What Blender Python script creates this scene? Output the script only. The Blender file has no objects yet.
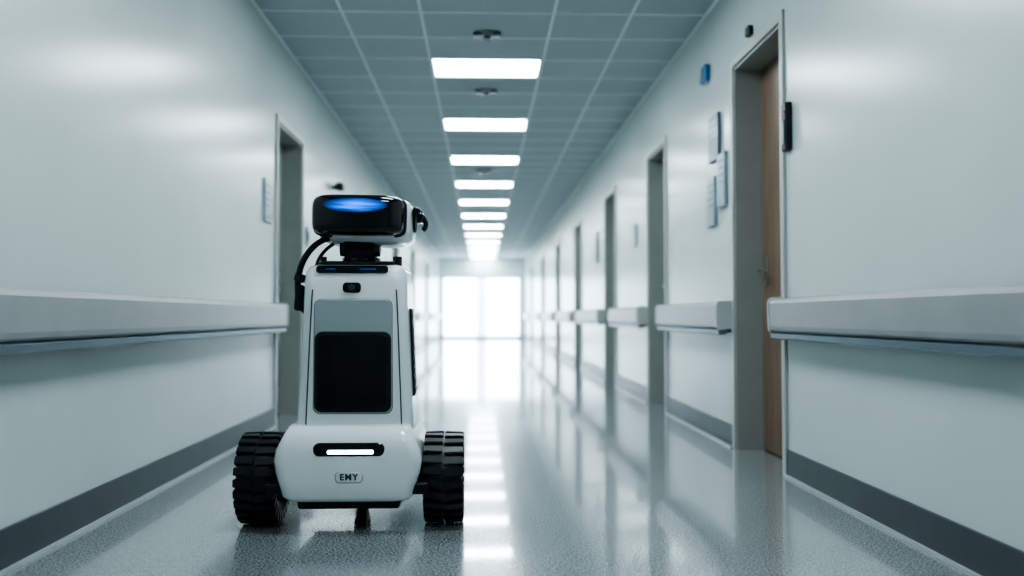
import bpy, bmesh, math, random
from mathutils import Vector, Matrix
random.seed(3)
S = bpy.context.scene
COL = S.collection

# ------------------------------------------------------------ materials
def mat(name, col, rough=0.5, metal=0.0, emis=None, estr=0.0, spec=0.5, coat=0.0,
        noise=0.0, nscale=20.0, bump=0.0):
    m = bpy.data.materials.new(name); m.use_nodes = True
    nt = m.node_tree; b = nt.nodes['Principled BSDF']
    b.inputs['Base Color'].default_value = (*col, 1)
    b.inputs['Roughness'].default_value = rough
    b.inputs['Metallic'].default_value = metal
    b.inputs['Specular IOR Level'].default_value = spec
    b.inputs['Coat Weight'].default_value = coat
    if emis:
        b.inputs['Emission Color'].default_value = (*emis, 1)
        b.inputs['Emission Strength'].default_value = estr
    if noise or bump:
        tc = nt.nodes.new('ShaderNodeTexCoord')
        n = nt.nodes.new('ShaderNodeTexNoise'); n.inputs['Scale'].default_value = nscale
        n.inputs['Detail'].default_value = 5
        nt.links.new(tc.outputs['Object'], n.inputs['Vector'])
        if noise:
            r = nt.nodes.new('ShaderNodeValToRGB')
            r.color_ramp.elements[0].position = 0.3; r.color_ramp.elements[1].position = 0.7
            r.color_ramp.elements[0].color = (*[c*(1-noise) for c in col], 1)
            r.color_ramp.elements[1].color = (*[min(1, c*(1+noise)) for c in col], 1)
            nt.links.new(n.outputs['Fac'], r.inputs['Fac'])
            nt.links.new(r.outputs['Color'], b.inputs['Base Color'])
        if bump:
            bp = nt.nodes.new('ShaderNodeBump'); bp.inputs['Strength'].default_value = bump
            bp.inputs['Distance'].default_value = 0.002
            nt.links.new(n.outputs['Fac'], bp.inputs['Height'])
            nt.links.new(bp.outputs['Normal'], b.inputs['Normal'])
    return m

M_wall = mat('wall_paint', (0.585, 0.64, 0.632), 0.24, spec=0.5, noise=0.03, nscale=1.5, bump=0.15)
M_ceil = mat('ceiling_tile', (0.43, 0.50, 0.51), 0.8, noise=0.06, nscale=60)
M_tbar = mat('ceiling_bar', (0.72, 0.79, 0.80), 0.5)
M_base = mat('vinyl_base', (0.075, 0.09, 0.10), 0.35, noise=0.08, nscale=8)
M_strip = mat('floor_edge_strip', (0.45, 0.48, 0.49), 0.3)
M_rail = mat('rail_vinyl', (0.33, 0.34, 0.345), 0.34, noise=0.04, nscale=6, bump=0.1)
M_railcap = mat('rail_cap', (0.52, 0.54, 0.54), 0.35)
M_lip = mat('rail_grip', (0.20, 0.25, 0.29), 0.3, metal=0.5)
M_frame = mat('door_frame_paint', (0.34, 0.355, 0.335), 0.4, noise=0.05, nscale=5)
M_casing = mat('casing_paint', (0.44, 0.455, 0.435), 0.35)
M_greydoor = mat('grey_door_laminate', (0.25, 0.28, 0.275), 0.4, noise=0.05, nscale=5)
M_steel = mat('brushed_steel', (0.5, 0.5, 0.5), 0.3, metal=1)
M_black = mat('black_plastic', (0.012, 0.013, 0.015), 0.4)
M_panel = mat('light_diffuser', (0.9, 0.95, 1), 0.5, emis=(0.82, 0.95, 1.0), estr=15.5)
M_glow = mat('frosted_daylight_glass', (0.9, 0.95, 1), 0.3, emis=(0.76, 0.91, 1.0), estr=5.5)
M_mull = mat('mullion_paint', (0.45, 0.5, 0.52), 0.4)
M_sign = mat('sign_plate', (0.25, 0.32, 0.36), 0.3)
M_signd = mat('sign_plate_dark', (0.10, 0.14, 0.17), 0.3)
M_blue = mat('blue_box', (0.02, 0.16, 0.36), 0.3)
M_red = mat('red_mark', (0.3, 0.05, 0.03), 0.4)

# wood
M_wood = mat('door_wood', (0.30, 0.16, 0.09), 0.4)
nt = M_wood.node_tree; b = nt.nodes['Principled BSDF']
tc = nt.nodes.new('ShaderNodeTexCoord'); mp = nt.nodes.new('ShaderNodeMapping')
mp.inputs['Scale'].default_value = (12, 12, 0.8)
n = nt.nodes.new('ShaderNodeTexNoise'); n.inputs['Scale'].default_value = 3; n.inputs['Detail'].default_value = 8
r = nt.nodes.new('ShaderNodeValToRGB')
r.color_ramp.elements[0].position = .3; r.color_ramp.elements[1].position = .75
r.color_ramp.elements[0].color = (0.19, 0.12, 0.085, 1); r.color_ramp.elements[1].color = (0.29, 0.20, 0.15, 1)
nt.links.new(tc.outputs['Object'], mp.inputs['Vector']); nt.links.new(mp.outputs['Vector'], n.inputs['Vector'])
nt.links.new(n.outputs['Fac'], r.inputs['Fac']); nt.links.new(r.outputs['Color'], b.inputs['Base Color'])

# floor: polished speckled terrazzo
M_floor = mat('polished_terrazzo', (0.3, 0.32, 0.32), 0.1)
nt = M_floor.node_tree; b = nt.nodes['Principled BSDF']
tc = nt.nodes.new('ShaderNodeTexCoord')
n1 = nt.nodes.new('ShaderNodeTexNoise'); n1.inputs['Scale'].default_value = 130; n1.inputs['Detail'].default_value = 3
n2 = nt.nodes.new('ShaderNodeTexNoise'); n2.inputs['Scale'].default_value = 1.6; n2.inputs['Detail'].default_value = 4
r1 = nt.nodes.new('ShaderNodeValToRGB')
e = r1.color_ramp.elements
e[0].position = .34; e[0].color = (0.14, 0.16, 0.17, 1)
e[1].position = .66; e[1].color = (0.47, 0.51, 0.52, 1)
k = r1.color_ramp.elements.new(.5); k.color = (0.29, 0.32, 0.33, 1)
mx = nt.nodes.new('ShaderNodeMix'); mx.data_type = 'RGBA'; mx.blend_type = 'MULTIPLY'; mx.inputs[0].default_value = .3
r2 = nt.nodes.new('ShaderNodeValToRGB'); r2.color_ramp.elements[0].position = .3; r2.color_ramp.elements[1].position = .7
r2.color_ramp.elements[0].color = (.7, .7, .7, 1)
for nn in (n1, n2): nt.links.new(tc.outputs['Object'], nn.inputs['Vector'])
nt.links.new(n1.outputs['Fac'], r1.inputs['Fac']); nt.links.new(n2.outputs['Fac'], r2.inputs['Fac'])
nt.links.new(r1.outputs['Color'], mx.inputs[6]); nt.links.new(r2.outputs['Color'], mx.inputs[7])
nt.links.new(mx.outputs[2], b.inputs['Base Color'])
mr = nt.nodes.new('ShaderNodeMapRange'); mr.inputs['To Min'].default_value = .14; mr.inputs['To Max'].default_value = .22
nt.links.new(n2.outputs['Fac'], mr.inputs['Value']); nt.links.new(mr.outputs['Result'], b.inputs['Roughness'])
b.inputs['Specular IOR Level'].default_value = 0.55
b.inputs['Coat Weight'].default_value = 0.8
b.inputs['Coat Roughness'].default_value = 0.045
b.inputs['Coat IOR'].default_value = 1.6

# ------------------------------------------------------------ mesh helpers
def obj(name, bm, mats, parent=None, smooth=False, loc=(0, 0, 0), rot=(0, 0, 0)):
    me = bpy.data.meshes.new(name)
    bmesh.ops.recalc_face_normals(bm, faces=bm.faces)
    bm.to_mesh(me); bm.free()
    for m in (mats if isinstance(mats, (list, tuple)) else [mats]): me.materials.append(m)
    if smooth:
        for p in me.polygons: p.use_smooth = True
    o = bpy.data.objects.new(name, me); COL.objects.link(o)
    o.location = loc; o.rotation_euler = rot
    if parent: o.parent = parent
    return o

def addbox(bm, x0, x1, y0, y1, z0, z1, mi=0):
    vs = [bm.verts.new(p) for p in ((x0,y0,z0),(x1,y0,z0),(x1,y1,z0),(x0,y1,z0),(x0,y0,z1),(x1,y0,z1),(x1,y1,z1),(x0,y1,z1))]
    for f in ((0,1,2,3),(4,5,6,7),(0,1,5,4),(1,2,6,5),(2,3,7,6),(3,0,4,7)):
        fc = bm.faces.new([vs[i] for i in f]); fc.material_index = mi

def boxes(name, bl, mats, parent=None, bevel=0, loc=(0,0,0), rot=(0,0,0), seg=3):
    bm = bmesh.new()
    for bx in bl: addbox(bm, *bx)
    o = obj(name, bm, mats, parent, loc=loc, rot=rot)
    if bevel:
        md = o.modifiers.new('bev', 'BEVEL'); md.width = bevel; md.segments = seg; md.limit_method = 'ANGLE'
        for p in o.data.polygons: p.use_smooth = True
        w = o.modifiers.new('wn', 'WEIGHTED_NORMAL')
    return o

def empty(name, loc=(0,0,0)):
    o = bpy.data.objects.new(name, None); o.location = loc; o.empty_display_size = .2
    COL.objects.link(o); return o

def cyl(name, r, depth, axis, loc, m, parent=None, seg=40, r2=None, bevel=0, rot=None):
    bm = bmesh.new()
    bmesh.ops.create_cone(bm, cap_ends=True, segments=seg, radius1=r, radius2=r if r2 is None else r2, depth=depth)
    if axis == 'X': bmesh.ops.rotate(bm, verts=bm.verts, matrix=Matrix.Rotation(math.pi/2, 3, 'Y'))
    if axis == 'Y': bmesh.ops.rotate(bm, verts=bm.verts, matrix=Matrix.Rotation(math.pi/2, 3, 'X'))
    o = obj(name, bm, m, parent, loc=loc)
    if rot: o.rotation_euler = rot
    for p in o.data.polygons: p.use_smooth = True
    md = o.modifiers.new('bev', 'BEVEL'); md.width = bevel or min(r, depth)*.08; md.segments = 3; md.limit_method = 'ANGLE'
    o.modifiers.new('wn', 'WEIGHTED_NORMAL')
    return o

def curve(name, pts, r, m, parent=None):
    cu = bpy.data.curves.new(name, 'CURVE'); cu.dimensions = '3D'; cu.bevel_depth = r; cu.bevel_resolution = 5
    sp = cu.splines.new('NURBS'); sp.points.add(len(pts)-1)
    for i, p in enumerate(pts): sp.points[i].co = (*p, 1)
    sp.use_endpoint_u = True; sp.order_u = 4; sp.resolution_u = 10
    cu.use_fill_caps = True
    cu.materials.append(m)
    o = bpy.data.objects.new(name, cu); COL.objects.link(o)
    if parent: o.parent = parent
    return o

# ------------------------------------------------------------ room
XL, XR, ZC = -1.5, 1.53, 2.85
Y0, Y1 = -2.5, 32.0
REC = 0.18
# doors (near, far, top)
DR = [(4.51, 5.38, 2.31), (7.42, 8.2, 2.25), (10.25, 11.1, 2.25), (13.8, 14.7, 2.25), (17.6, 18.5, 2.25), (22.0, 22.9, 2.25), (27, 27.9, 2.25)]
DL = [(6.6, 7.5, 2.23), (10.9, 11.8, 2.23), (15.2, 16.1, 2.23), (19.0, 19.9, 2.23), (24, 24.9, 2.23)]

def wall(name, side, doors):
    x = XR if side > 0 else XL
    a, c = (x, x+.26) if side > 0 else (x-.26, x)
    bl = []; y = Y0
    for (n_, f_, t_) in doors:
        bl.append((a, c, y, n_, 0, ZC)); bl.append((a, c, n_, f_, t_, ZC)); y = f_
    bl.append((a, c, y, Y1, 0, ZC))
    return boxes(name, bl, M_wall)
wall('wall_right', 1, DR); wall('wall_left', -1, DL)
boxes('floor', [(XL-.3, XR+.3, Y0-.2, Y1+.2, -.1, 0)], M_floor)
boxes('wall_rear', [(XL-.26, XR+.26, Y0-.2, Y0, 0, ZC)], M_wall)

# baseboards with floor edge strip
def baseboard(name, side, doors):
    x = XR if side > 0 else XL
    bl = []; y = Y0
    def seg(a, b):
        if side > 0:
            bl.append((x-.012, x, a, b, .012, .135, 0)); bl.append((x-.025, x, a, b, 0, .012, 1))
        else:
            bl.append((x, x+.012, a, b, .012, .135, 0)); bl.append((x, x+.025, a, b, 0, .012, 1))
    for (n_, f_, t_) in doors: seg(y, n_-.05); y = f_+.05
    seg(y, Y1)
    return boxes(name, bl, [M_base, M_strip])
baseboard('baseboard_right', 1, DR); baseboard('baseboard_left', -1, DL)

# doors
def door(i, side, d):
    n_, f_, t_ = d
    x = XR if side > 0 else XL
    s = side
    p = empty('door_%d' % i, (x, (n_+f_)/2, 0))
    w = (f_-n_)/2
    def bx(x0, x1, y0, y1, z0, z1, mi=0):
        a, b_ = sorted((x0*s, x1*s)); return (a, b_, y0, y1, z0, z1, mi)
    th = .022
    boxes('frame_reveal', [bx(-.001, REC+.03, -w, -w+th, 0, t_), bx(-.001, REC+.03, w-th, w, 0, t_), bx(-.001, REC+.03, -w+th, w-th, t_-th, t_)], M_frame, p)
    boxes('casing', [bx(-.016, .0, -w-.045, -w+.006, 0, t_+.045), bx(-.016, .0, w-.006, w+.045, 0, t_+.045), bx(-.016, 0, -w+.006, w-.006, t_-.006, t_+.045)], M_casing, p, bevel=.004)
    boxes('door_leaf', [bx(REC-.025, REC+.02, -w+th+.003, w-th-.003, .008, t_-th-.003)], M_wood if i == 1 else M_greydoor, p, bevel=.003)
    boxes('kick_plate', [bx(REC-.028, REC-.024, -w+.07, w-.07, .03, .22)], M_steel if i > 1 else M_wood, p)
    # lever handle + plate
    hy = w-.12
    boxes('handle_plate', [bx(REC-.034, REC-.024, hy-.02, hy+.02, .98, 1.16)], M_steel, p, bevel=.003)
    boxes('handle_lever', [bx(REC-.075, REC-.034, hy-.008, hy+.008, 1.06, 1.076), bx(REC-.08, REC-.066, hy-.11, hy+.008, 1.058, 1.078)], M_steel, p, bevel=.004)
    return p
for i, d in enumerate(DR): door(i+1, 1, d)
for i, d in enumerate(DL): door(i+1+len(DR), -1, d)

# handrails / bumper rails
def rail(side, a, b):
    x = XR if side > 0 else XL; s = -side
    p = empty('handrail', (x, (a+b)/2, 0)); h = (b-a)/2
    prof = [(.03,.728),(.085,.722),(.098,.732),(.102,.75),(.102,.862),(.096,.878),(.082,.886),(.03,.886)]
    def ext(nm, prof, y0, y1, m):
        bm = bmesh.new()
        A = [bm.verts.new((s*q[0], y0, q[1])) for q in prof]; B = [bm.verts.new((s*q[0], y1, q[1])) for q in prof]
        N = len(prof)
        for i in range(N): bm.faces.new((A[i], A[(i+1)%N], B[(i+1)%N], B[i]))
        bm.faces.new(A); bm.faces.new(B)
        return obj(nm, bm, m, p)
    ext('bumper_board', prof, -h+.015, h-.015, M_rail)
    cap = [(.0,.722),(.09,.716),(.102,.728),(.106,.75),(.106,.864),(.099,.884),(.085,.892),(.0,.892)]
    ext('end_cap_near', cap, -h, -h+.016, M_railcap); ext('end_cap_far', cap, h-.016, h, M_railcap)
    ext('grip', [(.04,.69),(.08,.685),(.09,.692),(.09,.712),(.08,.722),(.04,.722)], -h+.005, h-.005, M_lip)
    nb = max(2, int((b-a)/.9)+1)
    bl = []
    for k in range(nb):
        yy = -h+.06+(2*h-.12)*k/(nb-1)
        q = sorted((0, s*.04)); bl.append((q[0], q[1], yy-.03, yy+.03, .70, .88))
    boxes('wall_brackets', bl, M_lip, p)
def rails(side, doors):
    y = Y0+.05
    for (n_, f_, t_) in doors:
        rail(side, y, n_-.055); y = f_+.055
    rail(side, y, Y1-.05)
rails(1, DR); rails(-1, DL)

# ceiling: tiles + T-bars with openings for light panels
xc = .035; cols = [XL, xc-.98, xc-.45, xc+.45, xc+.98, XR]
ROW = .55; first = 7.12
rows = []; y = first - ROW*18
while y < Y1+ROW: rows.append(y); y += ROW
lightrows = [i for i, yy in enumerate(rows) if (round((yy-first)/ROW) % 4) == 0 and yy+ROW < Y1 and yy > 0.2]
bm = bmesh.new()
for i, yy in enumerate(rows):
    if i in lightrows:
        addbox(bm, XL-.26, cols[2], yy, yy+ROW, ZC, ZC+.08); addbox(bm, cols[3], XR+.26, yy, yy+ROW, ZC, ZC+.08)
        addbox(bm, cols[2], cols[3], yy, yy+ROW, ZC+.06, ZC+.08)
    else:
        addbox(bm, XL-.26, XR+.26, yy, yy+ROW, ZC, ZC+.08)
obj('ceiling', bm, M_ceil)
bl = [(c-.010, c+.010, Y0, Y1, ZC-.006, ZC) for c in cols[1:-1]]
bl += [(XL, XR, yy-.010, yy+.010, ZC-.0055, ZC) for yy in rows if Y0 < yy < Y1]
bl += [(XL, XL+.02, Y0, Y1, ZC-.007, ZC), (XR-.02, XR, Y0, Y1, ZC-.007, ZC)]
boxes('trim_1', bl, M_tbar)
for i in lightrows:
    yy = rows[i]
    p = empty('ceiling_light', (xc, yy+ROW/2, ZC))
    w, h = .45, ROW/2
    boxes('frame', [(-w+.0105, -w+.022, -h+.011, h-.011, -.004, .03), (w-.022, w-.0105, -h+.011, h-.011, -.004, .03),
                    (-w+.022, w-.022, -h+.011, -h+.022, -.004, .03), (-w+.022, w-.022, h-.022, h-.011, -.004, .03)], M_tbar, p)
    boxes('diffuser', [(-w+.022, w-.022, -h+.022, h-.022, .004, .012)], M_panel, p)

# ceiling vents / detectors
for yy in (6.45, 8.1, 12.6):
    p = empty('smoke_detector', (xc, yy, ZC-.006))
    cyl('mount', .06, .02, 'Z', (0,0,-.01), M_casing, p)
    boxes('housing', [(-.1, .1, -.045, .045, -.030, -.0)], M_signd, p, bevel=.012)
    cyl('sensor', .03, .02, 'Z', (0, 0, -.036), M_black, p, r2=.02)

# end of the corridor: wall + glazed double door
boxes('wall_end', [(XL-.26, XR+.26, Y1, Y1+.2, 2.2, ZC), (XL-.26, XL+.05, Y1, Y1+.2, 0, 2.2), (XR-.12, XR+.26, Y1, Y1+.2, 0, 2.2)], M_wall)
p = empty('window_1', (0, Y1+.05, 0))
boxes('glass', [(XL+.05, XR-.12, .02, .04, .0, 2.2)], M_glow, p)
bl = []
for xx in (XL+.09, -.10, .07, XR-.16): bl.append((xx-.06, xx+.06, -.02, .06, 0, 2.2))
bl += [(XL+.05, XR-.12, -.015, .055, 2.14, 2.2), (XL+.05, XR-.12, -.015, .055, 0, .1)]
boxes('frame', bl, M_mull, p)

# signs and wall fittings
def sign(name, side, y, z, w, h, m, t=.012, marks=0):
    x = XR if side > 0 else XL
    p = empty(name, (x, y, z)); s = -side
    a = sorted((0, s*t)); boxes('plate', [(a[0], a[1], -w/2, w/2, -h/2, h/2)], m, p, bevel=.003)
    a = sorted((s*t, s*(t+.002)))
    for k in range(marks):
        zz = h/2-.05-k*.045
        boxes('text_line', [(a[0], a[1], -w/2+.03, w/2-.03-.03*(k % 2), zz-.006, zz+.006)], M_signd if m is M_sign else M_sign, p)
    return p
sign('wall_sign', 1, 5.80, 1.96, .24, .30, M_signd, .025, 3)
sign('wall_sign', 1, 5.88, 1.55, .20, .32, M_sign, .025, 4)
sign('wall_sign', 1, 5.62, 1.66, .18, .34, M_sign, .025, 4)
sign('wall_sign', -1, 6.30, 1.60, .20, .30, M_sign, .015, 4)
sign('wall_sign', 1, 11.9, 1.7, .3, .4, M_signd, .02, 3)
sign('wall_sign', 1, 8.9, 1.6, .14, .22, M_sign, .015, 2)
p = empty('alarm_strobe', (XR, 6.02, 2.44))
boxes('housing', [(-.04, 0, -.07, .07, -.055, .055)], M_blue, p, bevel=.012)
boxes('lens', [(-.05, -.04, -.03, .03, -.035, .035)], M_sign, p, bevel=.004)
p = empty('wall_card_reader', (XR, 4.40, 1.74))
boxes('housing', [(-.035, 0, -.035, .035, -.12, .12)], M_black, p, bevel=.008)
boxes('indicator', [(-.038, -.034, -.02, .02, .06, .08)], M_red, p)
boxes('keypad', [(-.04, -.034, -.022, .022, -.09, .03)], M_signd, p, bevel=.002)
p = empty('door_sensor', (XR, 5.02, 2.41))
boxes('housing', [(-.03, 0, -.035, .035, -.02, .035)], M_black, p, bevel=.006)
p = empty('light_switch', (XL, 7.75, 1.48))
boxes('plate', [(0, .01, -.05, .05, -.08, .08)], M_signd, p, bevel=.003)
boxes('rocker', [(.01, .016, -.02, .02, -.04, .04)], M_black, p, bevel=.002)
p = empty('security_camera', (XL, 9.1, 2.1))
boxes('bracket', [(0, .06, -.02, .02, -.02, .02)], M_black, p, bevel=.004)
boxes('body', [(.04, .11, -.09, .05, -.04, .035)], M_black, p, bevel=.012)

# ------------------------------------------------------------ robot
R = empty('delivery_robot', (-.505, 3.54, 0))
W_ = mat('robot_white_shell', (0.74, 0.80, 0.81), 0.2, coat=.5, noise=.02, nscale=4)
G_ = mat('robot_grey_panel', (0.33, 0.38, 0.39), 0.35)
G2 = mat('robot_seam', (0.06, 0.07, 0.075), 0.5)
B_ = mat('robot_gloss_black', (0.006, 0.008, 0.011), 0.12, coat=.5)
Bm = mat('robot_matte_black', (0.010, 0.012, 0.015), 0.5, noise=.3, nscale=90)
Rub = mat('tyre_rubber', (0.014, 0.017, 0.022), 0.4, noise=.3, nscale=30)
Led = mat('led_white', (1, 1, 1), .3, emis=(.55, .82, 1), estr=9)
LedB = mat('led_blue', (.02, .1, .4), .3, emis=(.03, .18, .6), estr=.25)
Hub = mat('hub_metal', (.1, .11, .12), .35, metal=.8)

def rrect(hx, yf, yb, r, n=8):
    pts = []
    for (cx, cy, a0) in ((hx-r, yb-r, 0), (-hx+r, yb-r, 90), (-hx+r, yf+r, 180), (hx-r, yf+r, 270)):
        for k in range(n+1):
            a = math.radians(a0+90*k/n); pts.append((cx+r*math.cos(a), cy+r*math.sin(a)))
    return pts
def loft(name, secs, m, parent, loc=(0,0,0), rot=(0,0,0)):
    bm = bmesh.new(); rings = []
    for (z, hx, yf, yb, r) in secs:
        rings.append([bm.verts.new((x, y, z)) for x, y in rrect(hx, yf, yb, r)])
    N = len(rings[0])
    for a, b_ in zip(rings, rings[1:]):
        for i in range(N): bm.faces.new((a[i], a[(i+1)%N], b_[(i+1)%N], b_[i]))
    bm.faces.new(rings[0]); bm.faces.new(rings[-1])
    o = obj(name, bm, m, parent, smooth=True, loc=loc, rot=rot)
    o.modifiers.new('wn', 'WEIGHTED_NORMAL')
    return o
def superell(name, a, b_, c, e1, e2, m, parent, loc, rot=(0,0,0), nu=64, nv=36):
    bm = bmesh.new(); rows_ = []
    f = lambda v, e: math.copysign(abs(v)**e, v)
    for j in range(1, nv):
        v = -math.pi/2+math.pi*j/nv; row = []
        for i in range(nu):
            u = 2*math.pi*i/nu
            row.append(bm.verts.new((a*f(math.cos(v), e1)*f(math.cos(u), e2), b_*f(math.cos(v), e1)*f(math.sin(u), e2), c*f(math.sin(v), e1))))
        rows_.append(row)
    bo = bm.verts.new((0,0,-c)); to = bm.verts.new((0,0,c))
    for r0, r1_ in zip(rows_, rows_[1:]):
        for i in range(nu): bm.faces.new((r0[i], r0[(i+1)%nu], r1_[(i+1)%nu], r1_[i]))
    for i in range(nu):
        bm.faces.new((bo, rows_[0][(i+1)%nu], rows_[0][i])); bm.faces.new((to, rows_[-1][i], rows_[-1][(i+1)%nu]))
    return obj(name, bm, m, parent, smooth=True, loc=loc, rot=rot)

def plate(name, hx, z0, z1, r, y, t, m, parent, taper=0.0, cx=0.0, n=8):
    """rounded-rect plate in XZ plane; front face at y, thickness t back"""
    bm = bmesh.new(); zc = (z0+z1)/2; hz = (z1-z0)/2
    def ring(yy, ins):
        out = []
        for (sx, sz, a0) in ((1,1,0),(-1,1,90),(-1,-1,180),(1,-1,270)):
            for k in range(n+1):
                a = math.radians(a0+90*k/n)
                X = sx*(hx-r)+(r-ins)*math.cos(a); Z = sz*(hz-r)+(r-ins)*math.sin(a)
                X *= 1-taper*(Z/hz)
                out.append(bm.verts.new((cx+X, yy, zc+Z)))
        return out
    i_ = min(.003, t*.5, r*.5)
    rs = [ring(y+t, 0), ring(y+i_, 0), ring(y, i_)]
    N = len(rs[0])
    for a, b_ in zip(rs, rs[1:]):
        for i in range(N): bm.faces.new((a[i], a[(i+1)%N], b_[(i+1)%N], b_[i]))
    bm.faces.new(rs[0]); bm.faces.new(rs[-1])
    return obj(name, bm, m, parent)

cx = .026
# torso
TF = -.14
loft('torso', [(.33, .215, TF+.01, .235, .05), (.36, .222, TF, .24, .05), (.50, .213, TF, .24, .05), (.70, .203, TF, .235, .048),
               (.86, .196, TF, .23, .046), (.93, .194, TF+.003, .225, .046), (.966, .190, TF+.010, .218, .044),
               (.988, .178, TF+.026, .205, .04), (.996, .158, TF+.045, .19, .03)], W_, R, loc=(cx, 0, 0))
plate('panel_seam', .149, .432, .866, .028, TF-.002, .01, G2, R, taper=.01, cx=cx-.004)
plate('front_panel', .146, .435, .863, .026, TF-.005, .012, G_, R, taper=.01, cx=cx-.004)
plate('screen_bezel', .143, .440, .742, .03, TF-.010, .012, Bm, R, taper=.005, cx=cx-.004)
plate('screen', .130, .456, .728, .02, TF-.012, .01, B_, R, taper=.005, cx=cx-.004)
plate('camera_window', .034, .888, .926, .014, TF-.006, .02, B_, R, cx=cx-.01)
cyl('camera_lens', .012, .006, 'Y', (cx-.01, TF-.008, .907), Hub, R)
# outer seam line of the shell
zz = [(.168, .90), (.172, .86), (.182, .62), (.192, .40), (.192, .37)]
for s in (-1, 1):
    curve('shell_seam', [(cx+s*x*.93, TF-.0005, z) for x, z in zz], .0026, G2, R)
curve('skirt_seam', [(cx-.18, TF-.001, .372), (cx-.09, TF-.001, .368), (cx, TF-.001, .367), (cx+.09, TF-.001, .368), (cx+.18, TF-.001, .372)], .003, G2, R)
# side vents
for s in (-1, 1):
    o = boxes('side_vent', [(-.006, .006, -.055, .055, -.17, .17)], Bm, R, bevel=.005, loc=(cx+s*.207, .02, .66), rot=(0, -s*.045, 0))
    o = boxes('vent_slats', [(-.009, .009, -.045, .045, -.15+k*.035, -.14+k*.035) for k in range(9)], Hub, R, loc=(cx+s*.207, .02, .66), rot=(0, -s*.045, 0))
# top deck
loft('top_deck', [(.985, .15, -.10, .18, .03), (1.004, .148, -.098, .178, .03), (1.010, .14, -.09, .17, .03)], Bm, R, loc=(cx, 0, 0))
plate('top_light_bar', .135, .962, .990, .012, TF+.002, .06, B_, R, cx=cx-.01)
for k, (x0, w, m_) in enumerate(((-.09, .018, LedB), (.05, .03, LedB))):
    plate('bar_light', w, .975, .978, .001, TF, .004, m_, R, cx=cx+x0)
cyl('antenna_knob', .018, .045, 'Z', (cx+.150, -.03, 1.008), B_, R)
cyl('deck_knob', .012, .03, 'Z', (cx-.135, -.03, 1.014), B_, R)
# neck
HX = .040
cyl('neck_base', .075, .022, 'Z', (HX-.01, .02, 1.016), B_, R)
loft('neck', [(1.0, .062, -.05, .08, .02), (1.04, .058, -.045, .07, .02), (1.11, .066, -.06, .08, .02)], Bm, R, loc=(HX-.010, 0, 0))
cyl('neck_joint', .030, .155, 'X', (HX-.01, -.01, 1.062), Hub, R)
# head
H = empty('head', (HX, 0, 1.178)); H.parent = R; H.rotation_euler = (math.radians(-1), math.radians(1), math.radians(-2))
superell('head_shell', .186, .14, .096, .45, .5, W_, H, (0.008, .055, -.006))
Mv = mat('visor_display', (0.004, 0.006, 0.009), 0.1, coat=.5)
nt = Mv.node_tree; b = nt.nodes['Principled BSDF']
tc = nt.nodes.new('ShaderNodeTexCoord'); mp = nt.nodes.new('ShaderNodeMapping')
mp.inputs['Location'].default_value = (0.0, 0, -1.1); mp.inputs['Scale'].default_value = (8.0, 0, 34)
gr = nt.nodes.new('ShaderNodeTexGradient'); gr.gradient_type = 'SPHERICAL'
ns = nt.nodes.new('ShaderNodeTexNoise'); ns.inputs['Scale'].default_value = 10; ns.inputs['Detail'].default_value = 5
mp2 = nt.nodes.new('ShaderNodeMapping'); mp2.inputs['Scale'].default_value = (.8, 1, 9)
ml = nt.nodes.new('ShaderNodeMath'); ml.operation = 'MULTIPLY'
rr = nt.nodes.new('ShaderNodeValToRGB'); rr.color_ramp.elements[0].position = .28; rr.color_ramp.elements[1].position = .72
rr.color_ramp.elements[0].color = (.15, .15, .15, 1)
mg = nt.nodes.new('ShaderNodeMath'); mg.operation = 'MULTIPLY'; mg.inputs[1].default_value = 2.6
nt.links.new(tc.outputs['Object'], mp.inputs['Vector']); nt.links.new(mp.outputs['Vector'], gr.inputs['Vector'])
nt.links.new(tc.outputs['Object'], mp2.inputs['Vector']); nt.links.new(mp2.outputs['Vector'], ns.inputs['Vector'])
nt.links.new(ns.outputs['Fac'], rr.inputs['Fac']); nt.links.new(rr.outputs['Color'], ml.inputs[0]); nt.links.new(gr.outputs['Fac'], ml.inputs[1])
nt.links.new(ml.outputs[0], mg.inputs[0]); nt.links.new(mg.outputs[0], b.inputs['Emission Strength'])
b.inputs['Emission Color'].default_value = (.02, .20, 1, 1)
superell('visor', .176, .12, .078, .35, .42, Mv, H, (-.006, -.040, .004))
superell('visor_rim', .181, .02, .083, .35, .42, Bm, H, (-.004, -.055, .003))
boxes('brow_vent', [(-.07, .07, -.03, .12, .086, .095)], G_, H, bevel=.003)
for s in (-1, 1):
    cyl('ear_disc', .042, .03, 'X', (s*.187, .05, .0), Bm, H)
boxes('ear_clip', [(.192, .222, -.02, .05, .012, .05), (.210, .238, -.035, .03, -.012, .028)], B_, H, bevel=.008)
curve('ear_cable', [(.20, .0, .05), (.222, -.01, .03), (.245, -.01, -.005), (.25, .0, -.02), (.235, .01, -.035)], .010, B_, H)
# side cable
curve('side_cable', [(-.085, -.05, 1.10), (-.12, -.06, 1.09), (-.165, -.06, 1.05), (-.20, -.05, .98), (-.21, -.04, .90), (-.20, -.03, .83), (-.16, -.02, .80)], .012, Bm, R)
curve('side_cable_inner', [(-.07, -.03, 1.08), (-.12, -.03, 1.05), (-.15, -.02, 1.0), (-.14, 0, .96)], .007, Bm, R)
boxes('cable_connector', [(-.020, .014, -.025, .025, -.05, .05)], Bm, R, bevel=.012, loc=(-.196, -.035, .87), rot=(0, .08, 0))
boxes('cable_clamp', [(-.026, .016, -.03, .03, -.016, .016)], B_, R, bevel=.006, loc=(-.190, -.04, .945), rot=(0, .3, 0))

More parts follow.
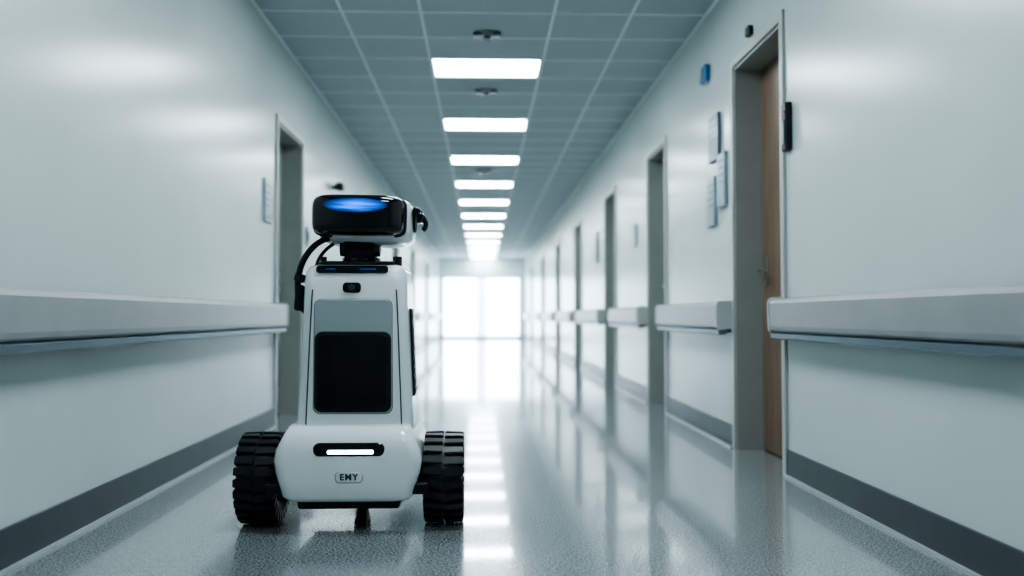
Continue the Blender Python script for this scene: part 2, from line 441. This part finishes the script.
# base
BF = -.225
loft('base_body', [(.116, .20, BF+.035, .26, .04), (.124, .225, BF+.014, .28, .045), (.140, .241, BF+.003, .29, .045), (.185, .253, BF, .295, .045),
                   (.225, .266, BF, .30, .045), (.27, .272, BF, .30, .045), (.31, .264, BF+.001, .30, .045), (.345, .247, BF+.008, .29, .045),
                   (.372, .234, BF+.026, .28, .04), (.388, .226, BF+.052, .265, .04), (.394, .220, BF+.07, .255, .04)], W_, R, loc=(0.012, 0, 0))
plate('led_recess', .130, .287, .337, .022, BF-.001, .03, B_, R, cx=cx-.006)
plate('led_strip', .084, .297, .311, .006, BF-.004, .01, Led, R, cx=cx)
plate('badge', .052, .190, .236, .018, BF-.002, .01, G_, R, cx=cx-.005)
plate('badge_inner', .049, .193, .233, .016, BF-.003, .01, W_, R, cx=cx-.005)
tx = bpy.data.curves.new('badge_text', 'FONT'); tx.body = 'EMY'; tx.size = .032; tx.align_x = 'CENTER'; tx.align_y = 'CENTER'; tx.extrude = .001; tx.offset = .0009; tx.space_character = 1.2
tx.materials.append(G2); t = bpy.data.objects.new('badge_text', tx); COL.objects.link(t); t.parent = R
t.location = (cx-.005, BF-.004, .213); t.rotation_euler = (math.pi/2, 0, 0)
boxes('bumper', [(-.18, .20, BF+.07, .22, .082, .125)], Bm, R, bevel=.012)
# chassis axle, struts
cyl('axle', .028, .66, 'X', (0.01, 0, .175), Bm, R)
for s in (-1, 1):
    boxes('wheel_bracket', [(-.05, .05, -.20, .02, -.022, .022)], Bm, R, bevel=.01, loc=(s*.25+.01, 0, .165))
    boxes('wheel_motor', [(-.04, .04, -.06, .06, -.06, .06)], Bm, R, bevel=.015, loc=(s*.25+.01, 0, .19))
def wheel(s):
    r0 = .162; w = .070
    p = empty('wheel_left' if s < 0 else 'wheel_right', (-.340 if s < 0 else .360, 0, .1765)); p.parent = R
    # tyre carcass : revolve profile
    prof = [(-w+.01, .09), (-w, .12), (-w+.002, .145), (-w+.018, r0), (0, r0+.003), (w-.018, r0), (w-.002, .145), (w, .12), (w-.01, .09)]
    bm = bmesh.new(); N = 64; rings = []
    for i in range(N):
        a = 2*math.pi*i/N
        rings.append([bm.verts.new((x, rr_*math.cos(a), rr_*math.sin(a))) for x, rr_ in prof])
    for i in range(N):
        A = rings[i]; B2 = rings[(i+1)%N]
        for j in range(len(prof)-1): bm.faces.new((A[j], A[j+1], B2[j+1], B2[j]))
        bm.faces.new((A[-1], A[0], B2[0], B2[-1]))
    obj('tyre', bm, Rub, p, smooth=True)
    bm = bmesh.new(); L = 24
    for half in (-1, 1):
        for i in range(L):
            a = 2*math.pi*(i+(.12 if half > 0 else 0))/L
            sub = bmesh.new(); addbox(sub, .003, w+.004, -.0145, .0145, r0-.012, .1755)
            for v in sub.verts:
                if v.co.x > .05:
                    v.co.y += .006
                    if v.co.z > .17: v.co.z -= .003
            bmesh.ops.bevel(sub, geom=sub.edges[:], offset=.003, segments=2, affect='EDGES')
            for v in sub.verts: v.co.x *= half
            M = Matrix.Rotation(a, 4, 'X')
            tmp = bpy.data.meshes.new('t')
            bmesh.ops.transform(sub, matrix=M, verts=sub.verts)
            sub.to_mesh(tmp); bm.from_mesh(tmp); bpy.data.meshes.remove(tmp); sub.free()
            sub = bmesh.new(); addbox(sub, w-.012, w+.005, -.008, .018, .125, r0+.004)
            for v in sub.verts: v.co.x *= half
            bmesh.ops.transform(sub, matrix=M, verts=sub.verts)
            tmp = bpy.data.meshes.new('t'); sub.to_mesh(tmp); bm.from_mesh(tmp); bpy.data.meshes.remove(tmp); sub.free()
    obj('tread_lugs', bm, Rub, p)
    cyl('rim', .098, 2*w-.03, 'X', (0,0,0), Hub, p)
    cyl('hub_cap', .045, 2*w+.0, 'X', (0,0,0), Bm, p)
    boxes('spokes', [(-w+.012, w-.012, -.01, .01, -.09, .09), (-w+.012, w-.012, -.09, .09, -.01, .01)], Bm, p)
wheel(-1); wheel(1)
# rear caster
cyl('caster_wheel', .05, .045, 'X', (.01, .25, .05), Rub, R)
boxes('caster_fork', [(-.022, -.016, .225, .275, .04, .13), (.036, .042, .225, .275, .04, .13), (-.022, .042, .225, .275, .115, .13)], Bm, R)

# ------------------------------------------------------------ world, camera
w = bpy.data.worlds.new('World'); S.world = w; w.use_nodes = True
wn = w.node_tree
wn.nodes['Background'].inputs[0].default_value = (.6, .8, 1, 1)
wn.nodes['Background'].inputs[1].default_value = .2

F = 900.0
cam = bpy.data.cameras.new('cam'); cam.sensor_width = 36; cam.lens = F/1024*36
co = bpy.data.objects.new('camera', cam); COL.objects.link(co); co.location = (0, 0, .8)
pitch = math.atan(28/F); yaw = -math.atan(30/F)
co.rotation_euler = (math.pi/2+pitch, 0, yaw)
cam.dof.use_dof = True; cam.dof.focus_distance = 3.35; cam.dof.aperture_fstop = 1.2
cam.clip_start = .02; cam.clip_end = 200
S.camera = co
S.view_settings.view_transform = 'AgX'
S.view_settings.look = 'AgX - High Contrast'
S.view_settings.exposure = 0.6
